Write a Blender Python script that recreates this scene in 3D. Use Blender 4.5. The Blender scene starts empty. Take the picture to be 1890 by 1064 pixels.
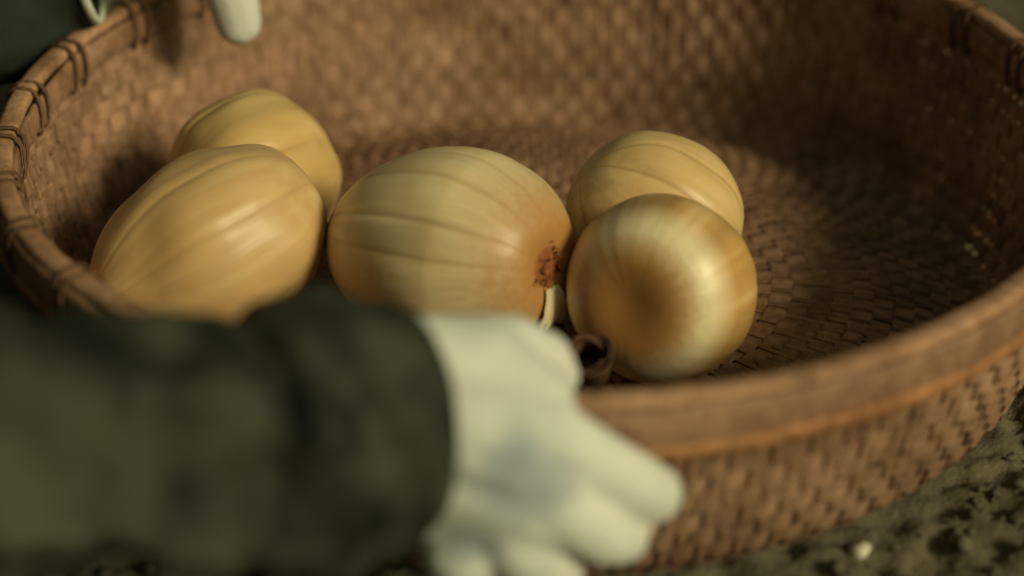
import bpy, bmesh, math, random
from mathutils import Vector, Matrix, noise
C = bpy.context.scene.collection
SC = bpy.context.scene
PI = math.pi
rnd = random.Random(7)

# ------------------------------------------------------------------ camera, sky, sun, exposure
CAM = Vector((-.0155, -.776, .417)); PITCH = math.radians(28.14)
cd = bpy.data.cameras.new('camera'); cam = bpy.data.objects.new('camera', cd); C.objects.link(cam)
cam.location = CAM; cam.rotation_euler = (PI / 2 - PITCH, 0, 0)
cd.lens = 70; cd.sensor_width = 36; cd.clip_start = .02; cd.clip_end = 200
cd.dof.use_dof = True; cd.dof.focus_distance = .82; cd.dof.aperture_fstop = 3.0; cd.dof.aperture_blades = 0
SC.camera = cam
VF = Vector((0, math.cos(PITCH), -math.sin(PITCH))); VU = Vector((0, math.sin(PITCH), math.cos(PITCH))); VX = Vector((1, 0, 0))
def vdir(a, b, c): return (VX * a + VU * b - VF * c).normalized()      # right, up, towards the camera

SUN_ELEV, SUN_AZ = math.radians(29), math.radians(-39)                 # azimuth measured from +x towards +y
sunv = Vector((math.cos(SUN_ELEV) * math.cos(SUN_AZ), math.cos(SUN_ELEV) * math.sin(SUN_AZ), math.sin(SUN_ELEV)))
w = bpy.data.worlds.new('World'); SC.world = w; w.use_nodes = True
nt = w.node_tree; bg = nt.nodes['Background']
sky = nt.nodes.new('ShaderNodeTexSky'); sky.sky_type = 'NISHITA'; sky.sun_disc = False
sky.sun_elevation = SUN_ELEV; sky.sun_rotation = PI / 2 - SUN_AZ; sky.air_density = 1.0; sky.dust_density = 4.0
hs = nt.nodes.new('ShaderNodeHueSaturation'); hs.inputs['Saturation'].default_value = .15
tint = nt.nodes.new('ShaderNodeMix'); tint.data_type = 'RGBA'; tint.blend_type = 'MULTIPLY'; tint.inputs[0].default_value = 1
tint.inputs[7].default_value = (.86, 1.0, .62, 1)
nt.links.new(sky.outputs[0], hs.inputs['Color']); nt.links.new(hs.outputs[0], tint.inputs[6]); nt.links.new(tint.outputs[2], bg.inputs['Color'])
bg.inputs['Strength'].default_value = .05
sl = bpy.data.lights.new('sun', 'SUN'); sl.energy = 4.0; sl.angle = math.radians(14); sl.color = (1.0, .90, .55)
so = bpy.data.objects.new('sun', sl); C.objects.link(so); so.rotation_euler = sunv.to_track_quat('Z', 'Y').to_euler(); so.location = sunv * 3
vs = SC.view_settings; vs.view_transform = 'Standard'; vs.look = 'None'; vs.gamma = 1; vs.exposure = -.68

# ------------------------------------------------------------------ helpers
def mesh_obj(name, bm, mat, parent=None, smooth=True):
    me = bpy.data.meshes.new(name); bm.normal_update(); bm.to_mesh(me); bm.free()
    return link(name, me, mat, parent, smooth)
def link(name, me, mat, parent=None, smooth=True):
    if mat and not me.materials: me.materials.append(mat)
    if smooth:
        for p in me.polygons: p.use_smooth = True
    o = bpy.data.objects.new(name, me); C.objects.link(o)
    if parent: o.parent = parent
    return o
def empty(name, loc=(0, 0, 0)):
    o = bpy.data.objects.new(name, None); o.location = loc; C.objects.link(o); o.empty_display_size = .02; return o
def tag(o, label=None, cat=None, group=None, kind=None):
    if label: o['label'] = label
    if cat: o['category'] = cat
    if group: o['group'] = group
    if kind: o['kind'] = kind
    return o
def skin_rings(bm, rings, close_u=True, close_v=False, caps=False):
    R = [[bm.verts.new(p) for p in r] for r in rings]
    n = len(R[0]); m = len(R)
    for i in range(m if close_v else m - 1):
        a, b = R[i], R[(i + 1) % m]
        for j in range(n if close_u else n - 1):
            bm.faces.new((a[j], a[(j + 1) % n], b[(j + 1) % n], b[j]))
    if caps:
        bm.faces.new(list(reversed(R[0]))); bm.faces.new(R[-1])
    return R
def fbm(p, o=4):
    return noise.fractal(p, 1.0, 2.0, o)

# ------------------------------------------------------------------ materials
def mat(name, base, rough=.6, spec=.4):
    m = bpy.data.materials.new(name); m.use_nodes = True
    b = m.node_tree.nodes['Principled BSDF']
    b.inputs['Base Color'].default_value = (*base, 1); b.inputs['Roughness'].default_value = rough
    b.inputs['Specular IOR Level'].default_value = spec
    return m, m.node_tree, b
def N(nt, t, **k):
    n = nt.nodes.new(t)
    for a, v in k.items(): setattr(n, a, v)
    return n
def ramp(nt, src, stops):
    r = N(nt, 'ShaderNodeValToRGB'); e = r.color_ramp.elements
    while len(e) < len(stops): e.new(.5)
    for q, (p, c) in zip(e, stops): q.position = p; q.color = (*c, 1) if len(c) == 3 else c
    nt.links.new(src, r.inputs[0]); return r.outputs[0]
def noise_tex(nt, vec, scale, detail=5, rough=.55, dist=0):
    n = N(nt, 'ShaderNodeTexNoise'); n.inputs['Scale'].default_value = scale; n.inputs['Detail'].default_value = detail
    n.inputs['Roughness'].default_value = rough; n.inputs['Distortion'].default_value = dist
    if vec is not None: nt.links.new(vec, n.inputs['Vector'])
    return n.outputs['Fac']
def mixc(nt, fac, a, b, mode='MIX'):
    m = N(nt, 'ShaderNodeMix', data_type='RGBA', blend_type=mode)
    for s, i in ((fac, 0), (a, 6), (b, 7)):
        if hasattr(s, 'is_linked') or hasattr(s, 'links'): nt.links.new(s, m.inputs[i])
        else: m.inputs[i].default_value = s if i == 0 else (*s, 1)
    return m.outputs[2]
def bump(nt, b, h, strength, dist):
    n = N(nt, 'ShaderNodeBump'); n.inputs['Strength'].default_value = strength; n.inputs['Distance'].default_value = dist
    nt.links.new(h, n.inputs['Height']); nt.links.new(n.outputs[0], b.inputs['Normal'])
def coords(nt, which='Object'):
    return N(nt, 'ShaderNodeTexCoord').outputs[which]

def bamboo_mat(name, c0, c1, c2, rough=.72):
    m, nt, b = mat(name, c1, rough, .2)
    oc = coords(nt)
    rv = N(nt, 'ShaderNodeObjectInfo').outputs['Random']
    base = ramp(nt, noise_tex(nt, oc, 14, 4, .6, .4), [(.3, c0), (.52, c1), (.72, c2)])
    hsv = N(nt, 'ShaderNodeHueSaturation')
    mr = N(nt, 'ShaderNodeMapRange'); mr.inputs['To Min'].default_value = .78; mr.inputs['To Max'].default_value = 1.18
    nt.links.new(rv, mr.inputs['Value']); nt.links.new(mr.outputs[0], hsv.inputs['Value']); nt.links.new(base, hsv.inputs['Color'])
    fine = ramp(nt, noise_tex(nt, oc, 260, 4, .7), [(.3, (.62, .6, .56)), (.62, (1.05, 1.03, 1))])
    dirt = ramp(nt, noise_tex(nt, oc, 32, 6, .7), [(.36, (.50, .47, .42)), (.56, (1, 1, 1))])
    nt.links.new(mixc(nt, 1.0, mixc(nt, 1.0, hsv.outputs[0], fine, 'MULTIPLY'), dirt, 'MULTIPLY'), b.inputs['Base Color'])
    bump(nt, b, noise_tex(nt, oc, 420, 4, .65), .35, .001)
    return m
M_WEFT = bamboo_mat('weft_bamboo', (.26, .143, .092), (.37, .212, .137), (.46, .28, .185))
M_RIB = bamboo_mat('rib_bamboo', (.22, .12, .07), (.32, .18, .105), (.40, .235, .14))
M_RIM = bamboo_mat('rim_bamboo', (.30, .16, .095), (.41, .23, .14), (.48, .30, .20), .6)
M_RIM2 = bamboo_mat('reddish_rim_cane', (.30, .125, .055), (.41, .19, .085), (.47, .24, .12), .6)
M_LASH = bamboo_mat('lashing_cane', (.10, .05, .028), (.16, .085, .045), (.22, .12, .065))

def garlic_mat(name, stain_t, stain_amt, ochre, seed, pale=.0, streaky=1.0, vein=.5, rough=.42):
    m, nt, b = mat(name, (.6, .45, .22), rough, .45)
    at = N(nt, 'ShaderNodeAttribute', attribute_name='t').outputs['Fac']
    sv = N(nt, 'ShaderNodeAttribute', attribute_name='sv').outputs['Vector']
    mp = N(nt, 'ShaderNodeMapping'); mp.inputs['Location'].default_value = (seed, seed * .7, 0); nt.links.new(sv, mp.inputs[0]); sv = mp.outputs[0]
    streak = noise_tex(nt, sv, 1.1, 3, .5, .2)
    base = ramp(nt, streak, [(.25, tuple(x * .72 for x in ochre)), (.5, ochre), (.72, (.72, .52, .25)), (.85, (.82, .67, .42))])
    base = mixc(nt, streaky, ochre, base)
    blot = noise_tex(nt, coords(nt), 22, 4, .6)
    base = mixc(nt, ramp(nt, blot, [(.42, (0, 0, 0)), (.68, (.55, .55, .55))]), base, (.58, .34, .12))
    base = mixc(nt, ramp(nt, at, [(.12, (0, 0, 0)), (.25, (pale,) * 3), (.30, (pale * .75,) * 3), (.41, (0, 0, 0))]), base, (.88, .75, .49))  # pale band near the root; paints the stained bulb's ring highlight into its colour
    gv = N(nt, 'ShaderNodeAttribute', attribute_name='gv').outputs['Fac']
    base = mixc(nt, ramp(nt, gv, [(.1, (0, 0, 0)), (.9, (vein,) * 3)]), base, (.36, .20, .06))
    # brown stain round the root plate
    addn = N(nt, 'ShaderNodeMath', operation='MULTIPLY_ADD'); nt.links.new(noise_tex(nt, sv, 3.5, 4, .65), addn.inputs[0]); addn.inputs[1].default_value = stain_t * .5
    nt.links.new(at, addn.inputs[2])
    st = ramp(nt, addn.outputs[0], [(stain_t * .55, (stain_amt,) * 3), (stain_t * .95, (stain_amt * .7,) * 3), (stain_t * 1.55, (0, 0, 0))])
    base = mixc(nt, st, base, (.40, .185, .055))
    nt.links.new(base, b.inputs['Base Color'])
    b.inputs['Subsurface Weight'].default_value = .12; b.inputs['Subsurface Radius'].default_value = (.006, .003, .0015); b.inputs['Subsurface Scale'].default_value = 1.0
    bump(nt, b, noise_tex(nt, sv, 9, 4, .6), .10, .0012)
    return m
def plain_mat(name, c0, c1, scale, rough=.8, bs=.4, bd=.001, bscale=None, spec=.3, lo=.32, hi=.68):
    m, nt, b = mat(name, c0, rough, spec); oc = coords(nt)
    nt.links.new(ramp(nt, noise_tex(nt, oc, scale, 6, .65), [(lo, c0), (hi, c1)]), b.inputs['Base Color'])
    bump(nt, b, noise_tex(nt, oc, bscale or scale * 4, 5, .65), bs, bd)
    return m
M_SOIL = plain_mat('soil', (.095, .080, .048), (.155, .132, .080), 55, .95, .7, .004, 180)
M_CRUMB = plain_mat('soil_crumb', (.06, .052, .033), (.15, .13, .078), 60, .95, .6, .002, 300)
M_PEBBLE = plain_mat('pale_stone', (.5, .46, .36), (.7, .65, .5), 90, .7)
M_FABRIC = plain_mat('sleeve_cloth', (.008, .010, .007), (.054, .056, .036), 22, .72, .5, .0006, 900, .25, lo=.38, hi=.62)
M_FABRIC2 = plain_mat('dark_green_cloth', (.018, .026, .018), (.036, .046, .032), 30, .92, .5, .0006, 900, .15)
M_TRIM = plain_mat('white_trim', (.5, .52, .44), (.66, .66, .56), 60, .85)
M_LINING = plain_mat('dark_lining', (.012, .014, .010), (.022, .024, .018), 40, .95)
M_STUB = plain_mat('dry_stem', (.045, .022, .014), (.15, .075, .045), 120, .6, .5, .0008, 500)
M_ROOT = plain_mat('root_plate', (.20, .055, .014), (.36, .13, .04), 160, .8, .8, .0012, 500)
M_ROOT2 = plain_mat('soft_root_plate', (.36, .15, .045), (.46, .22, .07), 160, .8, .4, .0008, 500)
M_FLAKE = plain_mat('papery_skin', (.55, .44, .26), (.7, .6, .4), 80, .5)

def glove_mat():
    m, nt, b = mat('white_glove', (.78, .77, .70), .82, .25); oc = coords(nt)
    base = ramp(nt, noise_tex(nt, oc, 45, 4, .6), [(.3, (.56, .56, .50)), (.7, (.66, .65, .58))])
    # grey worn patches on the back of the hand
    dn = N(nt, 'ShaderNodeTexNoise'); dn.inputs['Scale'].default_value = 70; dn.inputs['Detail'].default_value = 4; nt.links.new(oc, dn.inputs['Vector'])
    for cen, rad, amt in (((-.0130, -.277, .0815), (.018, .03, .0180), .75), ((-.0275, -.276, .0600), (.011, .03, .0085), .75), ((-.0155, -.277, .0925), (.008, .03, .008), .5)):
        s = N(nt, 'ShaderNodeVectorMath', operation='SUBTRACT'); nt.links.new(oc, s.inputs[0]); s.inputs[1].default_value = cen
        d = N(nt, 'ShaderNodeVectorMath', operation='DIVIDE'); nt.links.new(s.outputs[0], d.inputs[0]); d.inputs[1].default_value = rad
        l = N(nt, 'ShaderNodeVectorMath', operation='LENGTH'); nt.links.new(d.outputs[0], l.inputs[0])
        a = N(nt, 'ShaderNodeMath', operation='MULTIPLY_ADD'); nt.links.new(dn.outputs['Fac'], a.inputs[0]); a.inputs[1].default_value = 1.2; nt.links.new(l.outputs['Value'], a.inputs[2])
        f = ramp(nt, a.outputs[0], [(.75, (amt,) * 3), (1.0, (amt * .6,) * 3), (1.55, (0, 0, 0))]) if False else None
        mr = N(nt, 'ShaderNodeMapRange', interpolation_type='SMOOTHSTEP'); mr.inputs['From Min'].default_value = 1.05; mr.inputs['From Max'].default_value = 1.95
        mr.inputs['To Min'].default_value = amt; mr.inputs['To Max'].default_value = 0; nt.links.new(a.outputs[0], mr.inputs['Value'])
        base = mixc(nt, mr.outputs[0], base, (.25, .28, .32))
    nt.links.new(base, b.inputs['Base Color'])
    bump(nt, b, noise_tex(nt, oc, 700, 3, .6), .3, .0006)
    b.inputs['Sheen Weight'].default_value = .15
    return m
M_GLOVE = glove_mat()

# ------------------------------------------------------------------ ground
def axis_steps():
    a = [0]; s = .0034
    while a[-1] < 3.0:
        if a[-1] > .34: s *= 1.18
        a.append(a[-1] + s)
    return [-x for x in reversed(a[1:])] + a
def soil_h(x, y):
    p = Vector((x, y, 0))
    h = .006 * fbm(p * 18, 3) + .0065 * fbm(p * 75 + Vector((9, 2, 4)), 4)
    h -= .0035 * max(0, noise.noise(p * 55 + Vector((3, 8, 1))))
    d = math.hypot(x, y)
    k = min(1, max(.0, (d - .17) / .05))
    return h * (.25 + .75 * k) - .013 - .002 * (1 - k)
bm = bmesh.new(); xs = axis_steps()
skin_rings(bm, [[(x, y, soil_h(x, y)) for x in xs] for y in xs], close_u=False)
bmesh.ops.reverse_faces(bm, faces=bm.faces)
bm.normal_update()
if sum(f.normal.z for f in bm.faces) < 0: bmesh.ops.reverse_faces(bm, faces=bm.faces)
tag(mesh_obj('ground', bm, M_SOIL), 'dark olive earth floor under the basket', kind='structure')
# loose crumbs of earth lying on the ground: one uncountable mass
bm = bmesh.new()
ico = bmesh.new(); bmesh.ops.create_icosphere(ico, subdivisions=1, radius=1); IV = [v.co.copy() for v in ico.verts]; IF = [[v.index for v in f.verts] for f in ico.faces]; ico.free()
def lump(bm, c, r, rg, sq=.7):
    k = Vector((rg.uniform(-9, 9), rg.uniform(-9, 9), rg.uniform(-9, 9)))
    vs_ = [bm.verts.new(Vector((c[0], c[1], c[2])) + Vector((v.x, v.y, v.z * sq)) * r * (1 + 1.1 * noise.noise(v * 2.3 + k))) for v in IV]
    for f in IF: bm.faces.new([vs_[i] for i in f])
for i in range(5200):
    a = rnd.uniform(0, 2 * PI); d = .215 + .35 * rnd.random() ** 1.4
    x, y = d * math.cos(a), d * math.sin(a)
    r = rnd.choice((.0008, .0010, .0013, .0013, .0016, .002, .0030)) * rnd.uniform(.7, 1.3)
    lump(bm, (x, y, soil_h(x, y) + r * .25), r, rnd)
tag(mesh_obj('soil_crumbs', bm, M_CRUMB), 'loose crumbs of dark earth scattered round the basket', 'soil', kind='stuff')
bm = bmesh.new(); lump(bm, (0, 0, 0), .0034, rnd, .8); lump(bm, (.003, .0022, .0008), .0018, rnd, .9)
o = mesh_obj('pebble', bm, M_PEBBLE); o.location = (0.1108, -0.1794, soil_h(0.1108, -0.1794) + .002)
tag(o, 'tiny pale pebble lying on the dark earth in front of the basket', 'pebble')

# ------------------------------------------------------------------ woven basket
PROF = [(0, .0085), (.05, .0088), (.10, .0086), (.145, .0060), (.178, -.0015), (.195, -.0060), (.2045, -.0030), (.2105, .010), (.2155, .034), (.2192, .057), (.2235, .082)]
def prof_samples():
    out = []; P = PROF
    for i in range(len(P) - 1):
        p0 = P[max(0, i - 1)]; p1 = P[i]; p2 = P[i + 1]; p3 = P[min(len(P) - 1, i + 2)]
        for k in range(40):
            t = k / 40
            f = lambda a, b, c, d: .5 * (2 * b + (c - a) * t + (2 * a - 5 * b + 4 * c - d) * t * t + (3 * b - a - 3 * c + d) * t ** 3)
            out.append((f(p0[0], p1[0], p2[0], p3[0]), f(p0[1], p1[1], p2[1], p3[1])))
    out.append(P[-1]); return out
PS = prof_samples(); ARC = [0]
for i in range(1, len(PS)): ARC.append(ARC[-1] + math.dist(PS[i - 1], PS[i]))
L = ARC[-1]
def prof(s):
    s = min(max(s, 0), L * .99999); i = 0
    lo, hi = 0, len(ARC) - 1
    while hi - lo > 1:
        mid = (lo + hi) // 2
        if ARC[mid] <= s: lo = mid
        else: hi = mid
    t = (s - ARC[lo]) / (ARC[hi] - ARC[lo] + 1e-9)
    a, b = PS[lo], PS[hi]; r, z = a[0] + (b[0] - a[0]) * t, a[1] + (b[1] - a[1]) * t
    tx, tz = b[0] - a[0], b[1] - a[1]; q = math.hypot(tx, tz)
    return r, z, tx / q, tz / q                                        # tangent; inward normal is (-tz, tx)
def ell(phi): return 1 + .006 * math.sin(2 * phi + 1) + .004 * math.sin(3 * phi) + .045 * max(0, math.sin(phi)) ** 2
def zf(phi): return 1 + (.010 * max(0, math.sin(phi)) - .0055 * max(0, -math.sin(phi)) ** 3) / .082
def bowl(s, phi, n=0.0):
    r, z, tx, tz = prof(s); r2 = r - tz * n; z2 = z + tx * n
    e = ell(phi)
    return Vector((r2 * e * math.cos(phi), r2 * e * math.sin(phi), z2 * zf(phi)))
basket = empty('woven_basket', (0, 0, 0))
tag(basket, 'round shallow basket woven from brown bamboo strips, holding the garlic bulbs', 'basket')
NR = 180; TOP = L - .004
def rib_mesh(s0, seed):
    rg = random.Random(seed); bm = bmesh.new(); rings = []
    m = max(10, int((TOP - s0) / .006)); ph = rg.uniform(0, 9)
    for i in range(m + 1):
        s = s0 + (TOP - s0) * i / m; hw = .0016 * (1 + .12 * math.sin(i * .7 + ph)); off = .0005 * math.sin(i * .45 + ph)
        r = max(prof(s)[0], .004); hw = min(hw, .46 * r * 2 * PI / NR * 2)
        ring = []
        for (du, dn) in ((-hw, -.0004), (-hw * .6, .0004), (hw * .6, .0004), (hw, -.0004)):
            ring.append(bowl(s, (du + off) / r, dn))
        rings.append(ring)
    skin_rings(bm, rings, caps=True)
    me = bpy.data.meshes.new('rib'); bm.normal_update(); bm.to_mesh(me); bm.free(); me.materials.append(M_RIB)
    for p in me.polygons: p.use_smooth = True
    return me
ribs = {k: [rib_mesh(s0, k * 10 + v) for v in range(3)] for k, s0 in ((0, .012), (1, .055), (2, .112))}
for i in range(NR):
    k = 2 if i % 2 else (1 if i % 4 else 0)
    o = bpy.data.objects.new('rib', ribs[k][rnd.randrange(3)]); C.objects.link(o); o.parent = basket
    a = 2 * PI * i / NR + rnd.gauss(0, .0030); o.rotation_euler = (0, 0, a)
    q = ell(a) / ell(0); o.scale = (q, q, zf(a))
# weft strands: flat strips going over and under the ribs ring by ring
s = .022; ring_i = 0
GAP = L - .0125
while s < GAP:
    r = prof(s)[0]; nst = NR if s > .116 else (NR // 2 if s > .058 else NR // 4)
    wdt = .0089; hw = wdt * rnd.uniform(.50, .56)
    waves = nst // 2; seg = nst * 4
    bm = bmesh.new(); rings = []; ph = (ring_i % 2) * PI; sd = Vector((ring_i * 3.1, 0, 0))
    ph0 = 0
    for j in range(seg):
        phi = 2 * PI * j / seg
        cs = Vector((math.cos(phi), math.sin(phi), 0))
        wob = .0007 * noise.noise(cs * 5 + sd); wv = 1 + .02 - .8 * max(0, noise.noise(cs * 6 + Vector((0, 0, ring_i * .22))) - .12) * max(0, .45 + 1.1 * noise.noise(cs * 44 + sd * 2))
        n0 = .00092 * math.cos(waves * phi + ph) + .0006 * noise.noise(cs * 14 + sd)
        dn = .00035
        rings.append([bowl(s + wob - hw * wv, phi, n0 - dn), bowl(s + wob - hw * wv * .75, phi, n0 + dn), bowl(s + wob + hw * wv * .75, phi, n0 + dn), bowl(s + wob + hw * wv, phi, n0 - dn)])
    skin_rings(bm, rings, close_v=True)
    mesh_obj('weft_strand', bm, M_WEFT, basket, smooth=False)
    s += wdt; ring_i += 1
# woven centre disc
bm = bmesh.new()
skin_rings(bm, [[(q * math.cos(2 * PI * j / 48), q * math.sin(2 * PI * j / 48), zz) for j in range(48)] for q, zz in ((.0225, .0068), (.024, .0085), (.0225, .0102), (.01, .0106), (.001, .0106))], caps=True)
mesh_obj('centre_disc', bm, M_RIB, basket)
# rim: inner hoop, outer hoop, top cane
def hoop(name, r, z, w, h, seed, mt, n=240, nsec=10):
    bm = bmesh.new(); rings = []
    for j in range(n):
        phi = 2 * PI * j / n; cs = Vector((math.cos(phi), math.sin(phi), 0)); e = ell(phi)
        rr = r * e + .0010 * noise.noise(cs * 4 + Vector((seed, 0, 0))) + .0004 * noise.noise(cs * 23 + Vector((seed, 0, 0))); zz = z + .0018 * noise.noise(cs * 3 + Vector((0, seed, 5))) + .0005 * noise.noise(cs * 19 + Vector((0, seed, 5)))
        zz *= zf(phi); hh = h * (1 + .12 * noise.noise(cs * 6 + Vector((seed, 3, 0))))
        ring = []
        for k in range(nsec):
            a = 2 * PI * k / nsec; ca, sa = math.cos(a), math.sin(a)
            ring.append(Vector(((rr + w * math.copysign(abs(ca) ** .6, ca)) * cs.x, (rr + w * math.copysign(abs(ca) ** .6, ca)) * cs.y, zz + hh * math.copysign(abs(sa) ** .6, sa))))
        rings.append(ring)
    skin_rings(bm, rings, close_v=True)
    return mesh_obj(name, bm, mt, basket)
hoop('rim_hoop', .2200, .0768, .0017, .0066, 1, M_RIM)
hoop('rim_hoop', .2300, .0758, .0022, .0085, 2, M_RIM)
hoop('rim_cane', .2249, .0850, .0046, .0030, 3, M_RIM)
hoop('rim_cane', .2306, .0675, .0024, .0030, 4, M_RIM2)
# lashings round the rim
def lashing_mesh(seed, m):
    rg = random.Random(seed); bm = bmesh.new()
    for sgn in (-1, 1):
        rings = []; n = 20
        for k in range(n):
            a = 2 * PI * k / n; ca, sa = math.cos(a), math.sin(a)
            er, ez = .0078 + .0006 * rg.random(), .0112
            du = sgn * .0022 * math.sin(a * .5) * 1.6 + sgn * .0012
            p = Vector((.2250 + er * math.copysign(abs(ca) ** .7, ca), du, .0775 + ez * math.copysign(abs(sa) ** .7, sa)))
            q = Vector((ca, 0, sa))
            hw = .0016
            rings.append([p + Vector((0, -hw, 0)), p + q * .0008, p + Vector((0, hw, 0)), p - q * .0005])
        skin_rings(bm, rings, close_v=True)
    me = bpy.data.meshes.new('lashing'); bm.normal_update(); bm.to_mesh(me); bm.free(); me.materials.append(m)
    for p in me.polygons: p.use_smooth = True
    return me
lm = [lashing_mesh(k, M_LASH) for k in range(3)]
for i in range(30):
    a = 2 * PI * (i + .45) / 30 + rnd.gauss(0, .012)
    if math.sin(a) < .1 and math.cos(a) > -.7: continue                  # the near rim is smooth, its ties worn away
    e = ell(a)
    o = bpy.data.objects.new('lashing', lm[i % 3]); C.objects.link(o); o.parent = basket
    o.rotation_euler = (0, 0, a); o.scale = (1, 1, zf(a)); o.location = ((e - 1) * .225 * math.cos(a), (e - 1) * .225 * math.sin(a), 0)

# ------------------------------------------------------------------ garlic bulbs
def garlic(name, label, cen, R, k, root_dir, roll, lobes, depth, dimple, neck, m, seed, taper=0.0, root_r=.2, dw=.30, gw=1.0, rm=None, lump=.022, flaps=()):
    rg = random.Random(seed); th = empty(name, cen)
    zax = -root_dir.normalized()
    th.rotation_mode = 'QUATERNION'; th.rotation_quaternion = zax.to_track_quat('Z', 'Y') @ Matrix.Rotation(roll, 3, 'Z').to_quaternion()
    tag(th, label, 'garlic', 'garlic bulbs in the basket')
    nt_, np_ = 90, 288
    # uneven clove boundaries
    bnd = []; a = 0
    for i in range(lobes):
        a += rg.uniform(.45, 1.55); bnd.append(a)
    bnd = [x / a * 2 * PI for x in bnd]; dep = [rg.uniform(.5, 1.25) for _ in bnd]; bul = [rg.uniform(-.03, .04) for _ in bnd]
    sd = Vector((seed * 1.7, seed * .3, 0))
    def groove(phi):
        best = 9; dd = 1; b0 = 0
        for i, x in enumerate(bnd):
            d = abs((phi - x + PI) % (2 * PI) - PI)
            if d < best: best, dd = d, dep[i]
        prev = max([x for x in bnd if x <= phi], default=None)
        i = bnd.index(prev) if prev is not None else len(bnd) - 1
        nx = bnd[(i + 1) % lobes] + (2 * PI if (i + 1) >= lobes else 0); pv = bnd[i] if prev is not None else bnd[i] - 2 * PI
        u = (phi - pv) / (nx - pv)
        return best, dd * math.exp(-(best / ((.10 + .25 / lobes) * gw)) ** 1.2), bul[i] * math.sin(PI * u)
    rings = []; ts = []; svs = []; gvs = []
    for i in range(nt_ + 1):
        t = i / nt_; thet = PI * (.012 + .976 * t); st, ct = math.sin(thet), math.cos(thet); ring = []
        for j in range(np_):
            ph = 2 * PI * j / np_; ph2 = ph + .22 * (t - .3) * math.sin(seed)
            best, g, bu = groove(ph % (2 * PI)); gvs.append(math.exp(-(best / .035) ** 2))
            env = st ** 1.3
            r = R * st ** .92 * (1 - taper * max(0, t - .38) / .62) * (1 - depth * g * env + bu * env * depth * 12)
            z = -R * k * ct
            q = r / R
            z += R * dimple * math.exp(-(q / dw) ** 2) * (1 if t < .5 else 0)
            if t > .72:
                u = (t - .72) / .28; z += R * neck * u ** 2.2; r = max(r, R * (.105 - .02 * u) * (1 + .12 * math.sin(5 * ph + seed)))
            P = Vector((r * math.cos(ph2), r * math.sin(ph2), z))
            d = P.normalized()
            P *= 1 + lump * noise.noise(d * 1.6 + sd) + .005 * st * noise.noise(Vector((math.cos(ph) * 7, math.sin(ph) * 7, t * 2)) + sd)
            ring.append(P); ts.append(t); pf = min(1, st * 1.25); svs.append((math.cos(ph) * 3.2 * pf, math.sin(ph) * 3.2 * pf, t * 1.3))
        rings.append(ring)
    bm = bmesh.new(); skin_rings(bm, rings, caps=True)
    me = bpy.data.meshes.new('bulb_skin'); bmesh.ops.recalc_face_normals(bm, faces=bm.faces); bm.to_mesh(me); bm.free()
    for nm, ty, ke, vals in (('t', 'FLOAT', 'value', ts), ('gv', 'FLOAT', 'value', gvs), ('sv', 'FLOAT_VECTOR', 'vector', [c for v in svs for c in v])):
        me.attributes.new(nm, ty, 'POINT'); me.attributes[nm].data.foreach_set(ke, vals)
    link('bulb_skin', me, m, th)
    zmin = rings[0][0].z
    # loose papery flaps of outer skin
    for (t0, t1, p0, p1, lift) in flaps:
        bm = bmesh.new(); grid = []; na = 22
        for i in range(int(t0 * nt_), int(t1 * nt_) + 1):
            row = []
            for k in range(na + 1):
                j = int((p0 + (p1 - p0) * k / na) / (2 * PI) * np_) % np_; ed = abs(k / na - .5) * 2; fr = (i / nt_ - t0) / (t1 - t0)
                ii = min(nt_, max(0, int(round(i + 3.5 * (noise.noise(Vector((k * .55, seed, t0 * 9)))) * fr))))
                P = rings[ii][j]; row.append(P + P.normalized() * (.0006 + lift * (ed ** 3 * .5 + fr ** 2) * (1 + .5 * noise.noise(Vector((k * .4, fr * 3, seed))))))
            grid.append(row)
        skin_rings(bm, grid, close_u=False)
        fo = mesh_obj('loose_skin', bm, M_FLAKE, th); fo.modifiers.new('thick', 'SOLIDIFY').thickness = .0003
    if root_r == 0: return th
    # root plate: ragged dry disc with short root stubs
    bm = bmesh.new(); rr = R * root_r
    skin_rings(bm, [[(q * rr * math.cos(2 * PI * j / 28) * (1 + .22 * noise.noise(Vector((math.cos(j * .9), math.sin(j * .9), seed)))), q * rr * math.sin(2 * PI * j / 28), zmin + dz * R) for j in range(28)] for q, dz in ((1.0, .05), (1.03, -.01), (.8, -.045), (.45, -.03), (.08, -.015))], caps=True)
    for i in range(26):
        a, q = rg.uniform(0, 2 * PI), rr * rg.uniform(.3, 1.02); p0 = Vector((q * math.cos(a), q * math.sin(a), zmin - .02 * R)); p1 = p0 + Vector((rg.gauss(0, .05), rg.gauss(0, .05), -rg.uniform(.03, .10))) * R
        rad = R * .018
        skin_rings(bm, [[p0 + Vector((math.cos(b), math.sin(b), 0)) * rad for b in (0, 2.1, 4.2)], [p1 + Vector((math.cos(b), math.sin(b), 0)) * rad * .5 for b in (0, 2.1, 4.2)]], caps=True)
    bmesh.ops.recalc_face_normals(bm, faces=bm.faces)
    mesh_obj('root_plate', bm, rm or M_ROOT, th)
    if neck < .2: return th
    # dry neck stub
    bm = bmesh.new(); z0 = rings[-4][0].z; nr_ = R * .11
    skin_rings(bm, [[(nr_ * q * math.cos(2 * PI * j / 20) * (1 + .1 * math.sin(5 * j)), nr_ * q * math.sin(2 * PI * j / 20), z0 + dz * R) for j in range(20)] for q, dz in ((1.05, -.06), (1.0, .05), (.95, .14), (.7, .15), (.6, .08))], caps=True)
    bmesh.ops.recalc_face_normals(bm, faces=bm.faces)
    mesh_obj('neck', bm, M_FLAKE, th)
    return th
OC = (.62, .40, .16)
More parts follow.
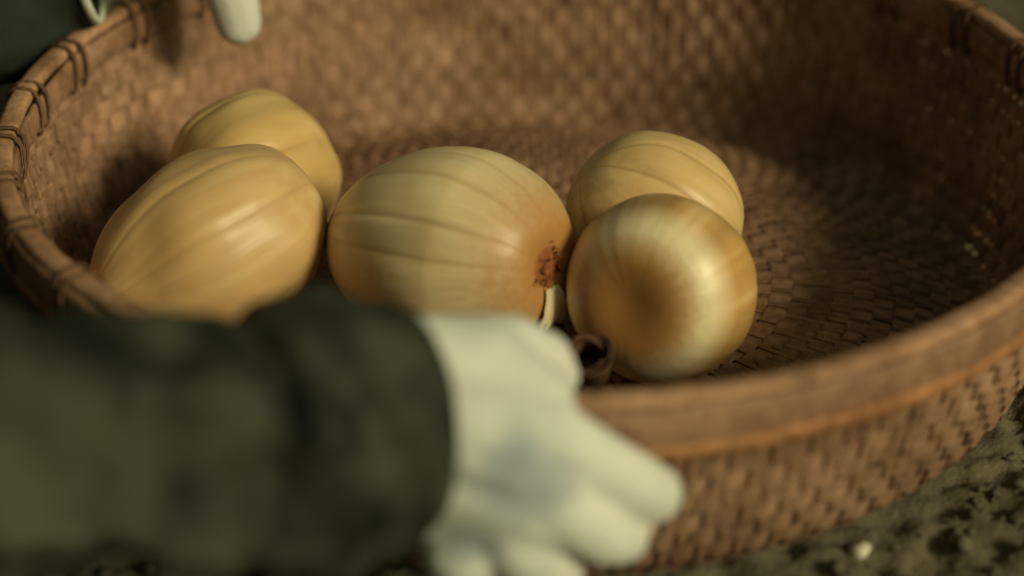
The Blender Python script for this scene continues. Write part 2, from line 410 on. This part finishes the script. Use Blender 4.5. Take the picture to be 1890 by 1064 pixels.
garlic('garlic_bulb', 'plump cream garlic bulb in the middle with deep ribs and reddish root end turned right', (-.0420, -.056, .0495), .0435, 1.27, vdir(.82, -.15, .55), .35, 13, .026, .18, .05, garlic_mat('garlic_skin', .33, .95, (.84, .66, .38), 1.0, .8, vein=.26), 3, taper=.22, root_r=.22, gw=.30, flaps=((.05, .17, 4.0, 4.9, .0022),))
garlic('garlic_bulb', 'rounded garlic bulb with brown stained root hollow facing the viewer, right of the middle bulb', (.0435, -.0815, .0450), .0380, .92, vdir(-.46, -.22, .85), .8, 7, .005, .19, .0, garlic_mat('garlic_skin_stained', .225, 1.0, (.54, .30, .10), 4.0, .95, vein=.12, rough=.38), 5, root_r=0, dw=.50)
garlic('garlic_bulb', 'pale tan garlic bulb tucked behind the brown stained bulb', (.0450, -.0150, .0430), .0368, 1.02, vdir(.80, -.50, -.30), 1.3, 8, .035, .08, .0, garlic_mat('garlic_skin_tan', .16, .6, (.68, .45, .21), 7.0), 8, gw=.4, lump=.04)
garlic('garlic_bulb', 'broad ochre garlic bulb lying above the dark sleeve at the left', (-.1395, -.046, .0455), .0400, 1.26, vdir(.78, .50, -.25), 2.1, 6, .026, .14, .0, garlic_mat('garlic_skin_ochre', .12, .5, (.58, .36, .16), 11.0, streaky=.5, vein=.2), 13, gw=.4, taper=.20, lump=.08)
garlic('garlic_bulb', 'yellowish garlic bulb half hidden behind the broad ochre bulb', (-.1310, .032, .0405), .0385, .95, vdir(-.75, -.30, .30), 1.4, 5, .050, .12, .0, garlic_mat('garlic_skin_yellow', .14, .6, (.60, .39, .15), 15.0, streaky=.6, vein=.2), 17, gw=.5, lump=.10)

# dark dry stem stub with curled sheaths
st = empty('dried_stem_stub', (.0150, -.1080, .0185)); st.rotation_euler = (math.radians(42), math.radians(-4), 0)
tag(st, 'dark brown dried stem stub with curled sheaths standing between gloved thumb and stained bulb', 'garlic stem')
for i, (ra, h) in enumerate(((.0084, .034), (.0070, .0355), (.0056, .0345))):
    bm = bmesh.new(); rings = []; n = 28; span = 2 * PI * .86
    for q, zz in ((.7, 0), (.95, h * .3), (1.0, h * .7), (1.08, h * .93), (1.16, h)):
        ring = []
        for j in range(n):
            a = -2.6 + i * .35 + span * j / (n - 1); rr = ra * q * (1 + .06 * math.sin(3 * a + i))
            ring.append(Vector((rr * math.cos(a), rr * math.sin(a) * .9, zz + .0012 * math.sin(3 * a + i * 2) * (zz / h) ** 2)))
        rings.append(ring)
    skin_rings(bm, rings, close_u=False)
    o = mesh_obj('sheath', bm, M_STUB, st)
    md = o.modifiers.new('thick', 'SOLIDIFY'); md.thickness = .0008
bm = bmesh.new(); skin_rings(bm, [[(.0035 * q * math.cos(2 * PI * j / 14), .0035 * q * math.sin(2 * PI * j / 14), zz) for j in range(14)] for q, zz in ((1, 0), (1, .020), (.6, .024))], caps=True)
mesh_obj('core', bm, M_STUB, st)
# ------------------------------------------------------------------ person: sleeves and white gloves
person = empty('person', (-.50, -.14, 0))
tag(person, 'person in dark green jacket and white gloves gripping the near rim of the basket', 'person')
def pobj(name, me, m, parent):
    o = link(name, me, m, parent)
    if parent is person: o.matrix_parent_inverse = Matrix.Translation(-person.location)
    return o
def chain_spheres(bm, pts, flat=None):
    for (p0, r0), (p1, r1) in zip(pts, pts[1:]):
        p0, p1 = Vector(p0), Vector(p1); n = max(2, int((p1 - p0).length / (min(r0, r1) * .18)))
        for i in range(n + 1):
            t = i / n; p = p0.lerp(p1, t); r = r0 + (r1 - r0) * t
            bmesh.ops.create_icosphere(bm, subdivisions=2, radius=r, matrix=Matrix.Translation(p))
def blob_mesh(name, chains, voxel=.0013, smooth=6):
    bm = bmesh.new()
    for c in chains: chain_spheres(bm, c)
    me = bpy.data.meshes.new('tmp'); bm.to_mesh(me); bm.free()
    o = bpy.data.objects.new('tmp', me); C.objects.link(o)
    rm = o.modifiers.new('r', 'REMESH'); rm.mode = 'VOXEL'; rm.voxel_size = voxel
    sm = o.modifiers.new('s', 'SMOOTH'); sm.factor = .5; sm.iterations = smooth
    dg = bpy.context.evaluated_depsgraph_get(); ev = o.evaluated_get(dg)
    out = bpy.data.meshes.new_from_object(ev, depsgraph=dg); out.name = name
    bpy.data.objects.remove(o); out.materials.clear()
    return out
RH = [
    [((-.075, -.256, .103), .019), ((-.0447, -.244, .1055), .0165), ((-.026, -.240, .1015), .0165), ((-.010, -.246, .0920), .0150)],       # wrist top to index knuckle
    [((-.075, -.264, .091), .021), ((-.0442, -.258, .0955), .0185), ((-.018, -.258, .0885), .0170), ((-.006, -.257, .0860), .0148)],
    [((-.075, -.266, .077), .020), ((-.0414, -.258, .0765), .0165), ((-.023, -.259, .0745), .0168), ((-.012, -.261, .0780), .0148)],
    [((-.030, -.2590, .090), .0185), ((-.014, -.2585, .081), .0178), ((-.002, -.2580, .0735), .0140)],
    [((-.034, -.2595, .076), .0175), ((-.019, -.2605, .070), .0172), ((-.006, -.2605, .0625), .0138)],
    [((-.0400, -.258, .066), .0150), ((-.026, -.261, .066), .0150)],
    [((-.034, -.236, .1025), .0145), ((-.016, -.224, .0985), .0128), ((-.0055, -.2150, .0910), .0098), ((.0006, -.2105, .0815), .0068)],    # thumb over the rim
    [((-.0064, -.257, .0870), .0142), ((.0102, -.2555, .0765), .0116), ((.0215, -.2500, .0660), .0112), ((.0295, -.2420, .0565), .0104)],   # index
    [((-.0130, -.261, .0750), .0142), ((.0036, -.2620, .0620), .0120), ((.0125, -.2570, .0520), .0110), ((.0190, -.2465, .0435), .0104)],   # middle
    [((-.0230, -.261, .0642), .0140), ((-.012, -.2630, .0500), .0124), ((-.006, -.2580, .0395), .0112), ((-.0010, -.2480, .0310), .0096)],  # ring
    [((-.0310, -.259, .0620), .0138), ((-.0318, -.2630, .0500), .0128), ((-.028, -.2590, .0400), .0110), ((-.0225, -.2500, .0320), .0094)],  # little finger
]
pobj('glove', blob_mesh('glove', RH, smooth=14), M_GLOVE, person)
LH = [
    [((-.235, .085, .132), .019), ((-.200, .090, .142), .018), ((-.176, .096, .146), .017), ((-.160, .102, .146), .014)],
    [((-.235, .105, .132), .019), ((-.200, .112, .142), .018), ((-.176, .118, .145), .016), ((-.162, .124, .144), .014)],
    [((-.160, .100, .146), .0125), ((-.149, .098, .130), .0140), ((-.1460, .099, .108), .0132), ((-.1430, .100, .0890), .0112)],  # finger reaching down
    [((-.158, .118, .145), .012), ((-.142, .122, .140), .011), ((-.134, .124, .128), .0098), ((-.131, .124, .116), .0088)],
    [((-.160, .128, .143), .012), ((-.145, .138, .138), .011), ((-.138, .142, .127), .0098), ((-.136, .142, .117), .0088)],
    [((-.166, .134, .142), .011), ((-.154, .149, .137), .010), ((-.149, .154, .127), .009), ((-.147, .155, .119), .008)],
    [((-.196, .088, .138), .0125), ((-.184, .080, .132), .0105), ((-.176, .078, .128), .009), ((-.171, .077, .124), .0078)],
]
pobj('glove', blob_mesh('glove', LH), M_GLOVE, person)
def sleeve(name, path, m, seed, fold=.004, nphi=96, nlen=150, cuff_dir=None, creases=()):
    # path: (centre, radius along "up-ish", radius along depth) from the shoulder to the cuff
    bm = bmesh.new(); rings = []; sd = Vector((seed, seed * 2, 0)); K = len(path) - 1
    def sp(i, t):
        g = lambda q: path[min(max(q, 0), K)]
        f = lambda a, b, c, d: a * (-.5 * t + t * t - .5 * t ** 3) + b * (1 - 2.5 * t * t + 1.5 * t ** 3) + c * (.5 * t + 2 * t * t - 1.5 * t ** 3) + d * (-.5 * t * t + .5 * t ** 3)
        c = f(*[Vector(g(i + q)[0]) for q in (-1, 0, 1, 2)]); r = f(*[g(i + q)[1] for q in (-1, 0, 1, 2)]); r2 = f(*[g(i + q)[2] for q in (-1, 0, 1, 2)])
        return c, r, r2
    pts = []
    for j in range(nlen + 1):
        u = K * j / nlen; i = min(int(u), K - 1); pts.append(sp(i, u - i))
    for j, (c, r, r2) in enumerate(pts):
        a, b = pts[max(0, j - 1)][0], pts[min(nlen, j + 1)][0]; T = (b - a).normalized()
        if cuff_dir is not None and j > nlen - 30:
            T = T.lerp(cuff_dir, (j - nlen + 30) / 30).normalized()
        Uv = Vector((0, 0, 1)); S = T.cross(Uv).normalized(); Uv = S.cross(T).normalized()
        ring = []; endf = min(1, (nlen - j) / 6)
        for k in range(nphi):
            ph = 2 * PI * k / nphi; d = Uv * math.cos(ph) * r + S * math.sin(ph) * r2
            p = c + d; q = p.copy()
            # soft diagonal folds
            v = q * 15 + sd; f1 = 1 - abs(noise.noise(Vector((v.x * .9 + v.z * .8, v.y * .4, v.z * .7 - v.x * .35))) * 2)
            f2 = noise.noise(q * 55 + sd); f3 = noise.noise(q * 18 + sd * 2)
            h = fold * (1.1 * (f1 - .5) + .35 * f2 + .8 * f3)
            for (u0, kk, p0, ww, aa) in creases:
                h += aa * math.exp(-((j / nlen - u0 - kk * math.cos(ph - p0)) / ww) ** 2) * (.6 + .4 * noise.noise(q * 20 + sd))
            p = p + d.normalized() * h * (.35 + .65 * endf)
            ring.append(p)
        rings.append(ring)
    # roll the hem inwards and run the lining back up the sleeve
    last = rings[-1]; cen = sum(last, Vector()) / nphi; T = (pts[-1][0] - pts[-4][0]).normalized() if cuff_dir is None else cuff_dir
    for sc, back in ((.985, -.0014), (.955, -.0010), (.93, .004), (.90, .02), (.86, .05)):
        rings.append([cen + (p - cen) * sc - T * back for p in last])
    skin_rings(bm, rings)
    bmesh.ops.recalc_face_normals(bm, faces=bm.faces)
    me = bpy.data.meshes.new(name); bm.to_mesh(me); bm.free()
    return me, last, cen, T
me, *_ = sleeve('sleeve', [((-.50, -.235, .40), .060, .062), ((-.47, -.29, .28), .056, .058), ((-.40, -.325, .165), .052, .055), ((-.30, -.330, .120), .0475, .050), ((-.20, -.318, .1165), .0455, .046), ((-.158, -.305, .1090), .0425, .042), ((-.1006, -.284, .1015), .0355, .036), ((-.0680, -.268, .0965), .0318, .031), ((-.0475, -.259, .0945), .0335, .030)], M_FABRIC, 3.3, .0115, creases=((.755, .022, .3, .012, -.009), (.72, -.05, 1.6, .016, -.007), (.64, .06, 1.0, .02, -.009), (.86, .09, 2.6, .03, -.004)), cuff_dir=Vector((.86, .46, -.12)).normalized())
pobj('sleeve', me, M_FABRIC, person)
me, last, cen, T = sleeve('sleeve', [((-.52, .10, .40), .060, .060), ((-.49, .085, .29), .054, .056), ((-.42, .075, .185), .048, .050), ((-.33, .080, .104), .046, .044), ((-.27, .088, .102), .043, .040), ((-.212, .094, .128), .0355, .036)], M_FABRIC2, 8.1, .004, cuff_dir=Vector((.97, .12, .15)).normalized())
lsl = pobj('sleeve', me, M_FABRIC2, person)
bm = bmesh.new(); rings = []
for p in last:
    d = (p - cen).normalized(); ring = []
    for k in range(8):
        a = 2 * PI * k / 8; ring.append(p + d * (.0016 * math.cos(a) + .0004) + T * (.0022 * math.sin(a) + .001))
    rings.append(ring)
skin_rings(bm, rings, close_v=True); bmesh.ops.recalc_face_normals(bm, faces=bm.faces)
me = bpy.data.meshes.new('cuff_trim'); bm.to_mesh(me); bm.free()
pobj('cuff_trim', me, M_TRIM, lsl).matrix_parent_inverse = (Matrix.Identity(4))
# jacket body kneeling beside the basket, joining the two sleeves
JK = [[((-.60, -.07, .055), .115), ((-.58, -.07, .20), .105), ((-.555, -.07, .36), .095), ((-.55, -.07, .44), .07), ((-.55, -.07, .48), .045)],
      [((-.50, -.235, .395), .058), ((-.53, -.17, .425), .07), ((-.545, -.07, .43), .08), ((-.53, .04, .425), .07), ((-.52, .10, .395), .058)],
      [((-.60, -.14, .07), .085), ((-.45, -.19, .085), .07), ((-.42, -.20, .06), .06)], [((-.60, 0, .07), .085), ((-.45, .10, .085), .07), ((-.43, .11, .06), .06)]]
pobj('jacket', blob_mesh('jacket', JK, .006, 8), M_FABRIC2, person)
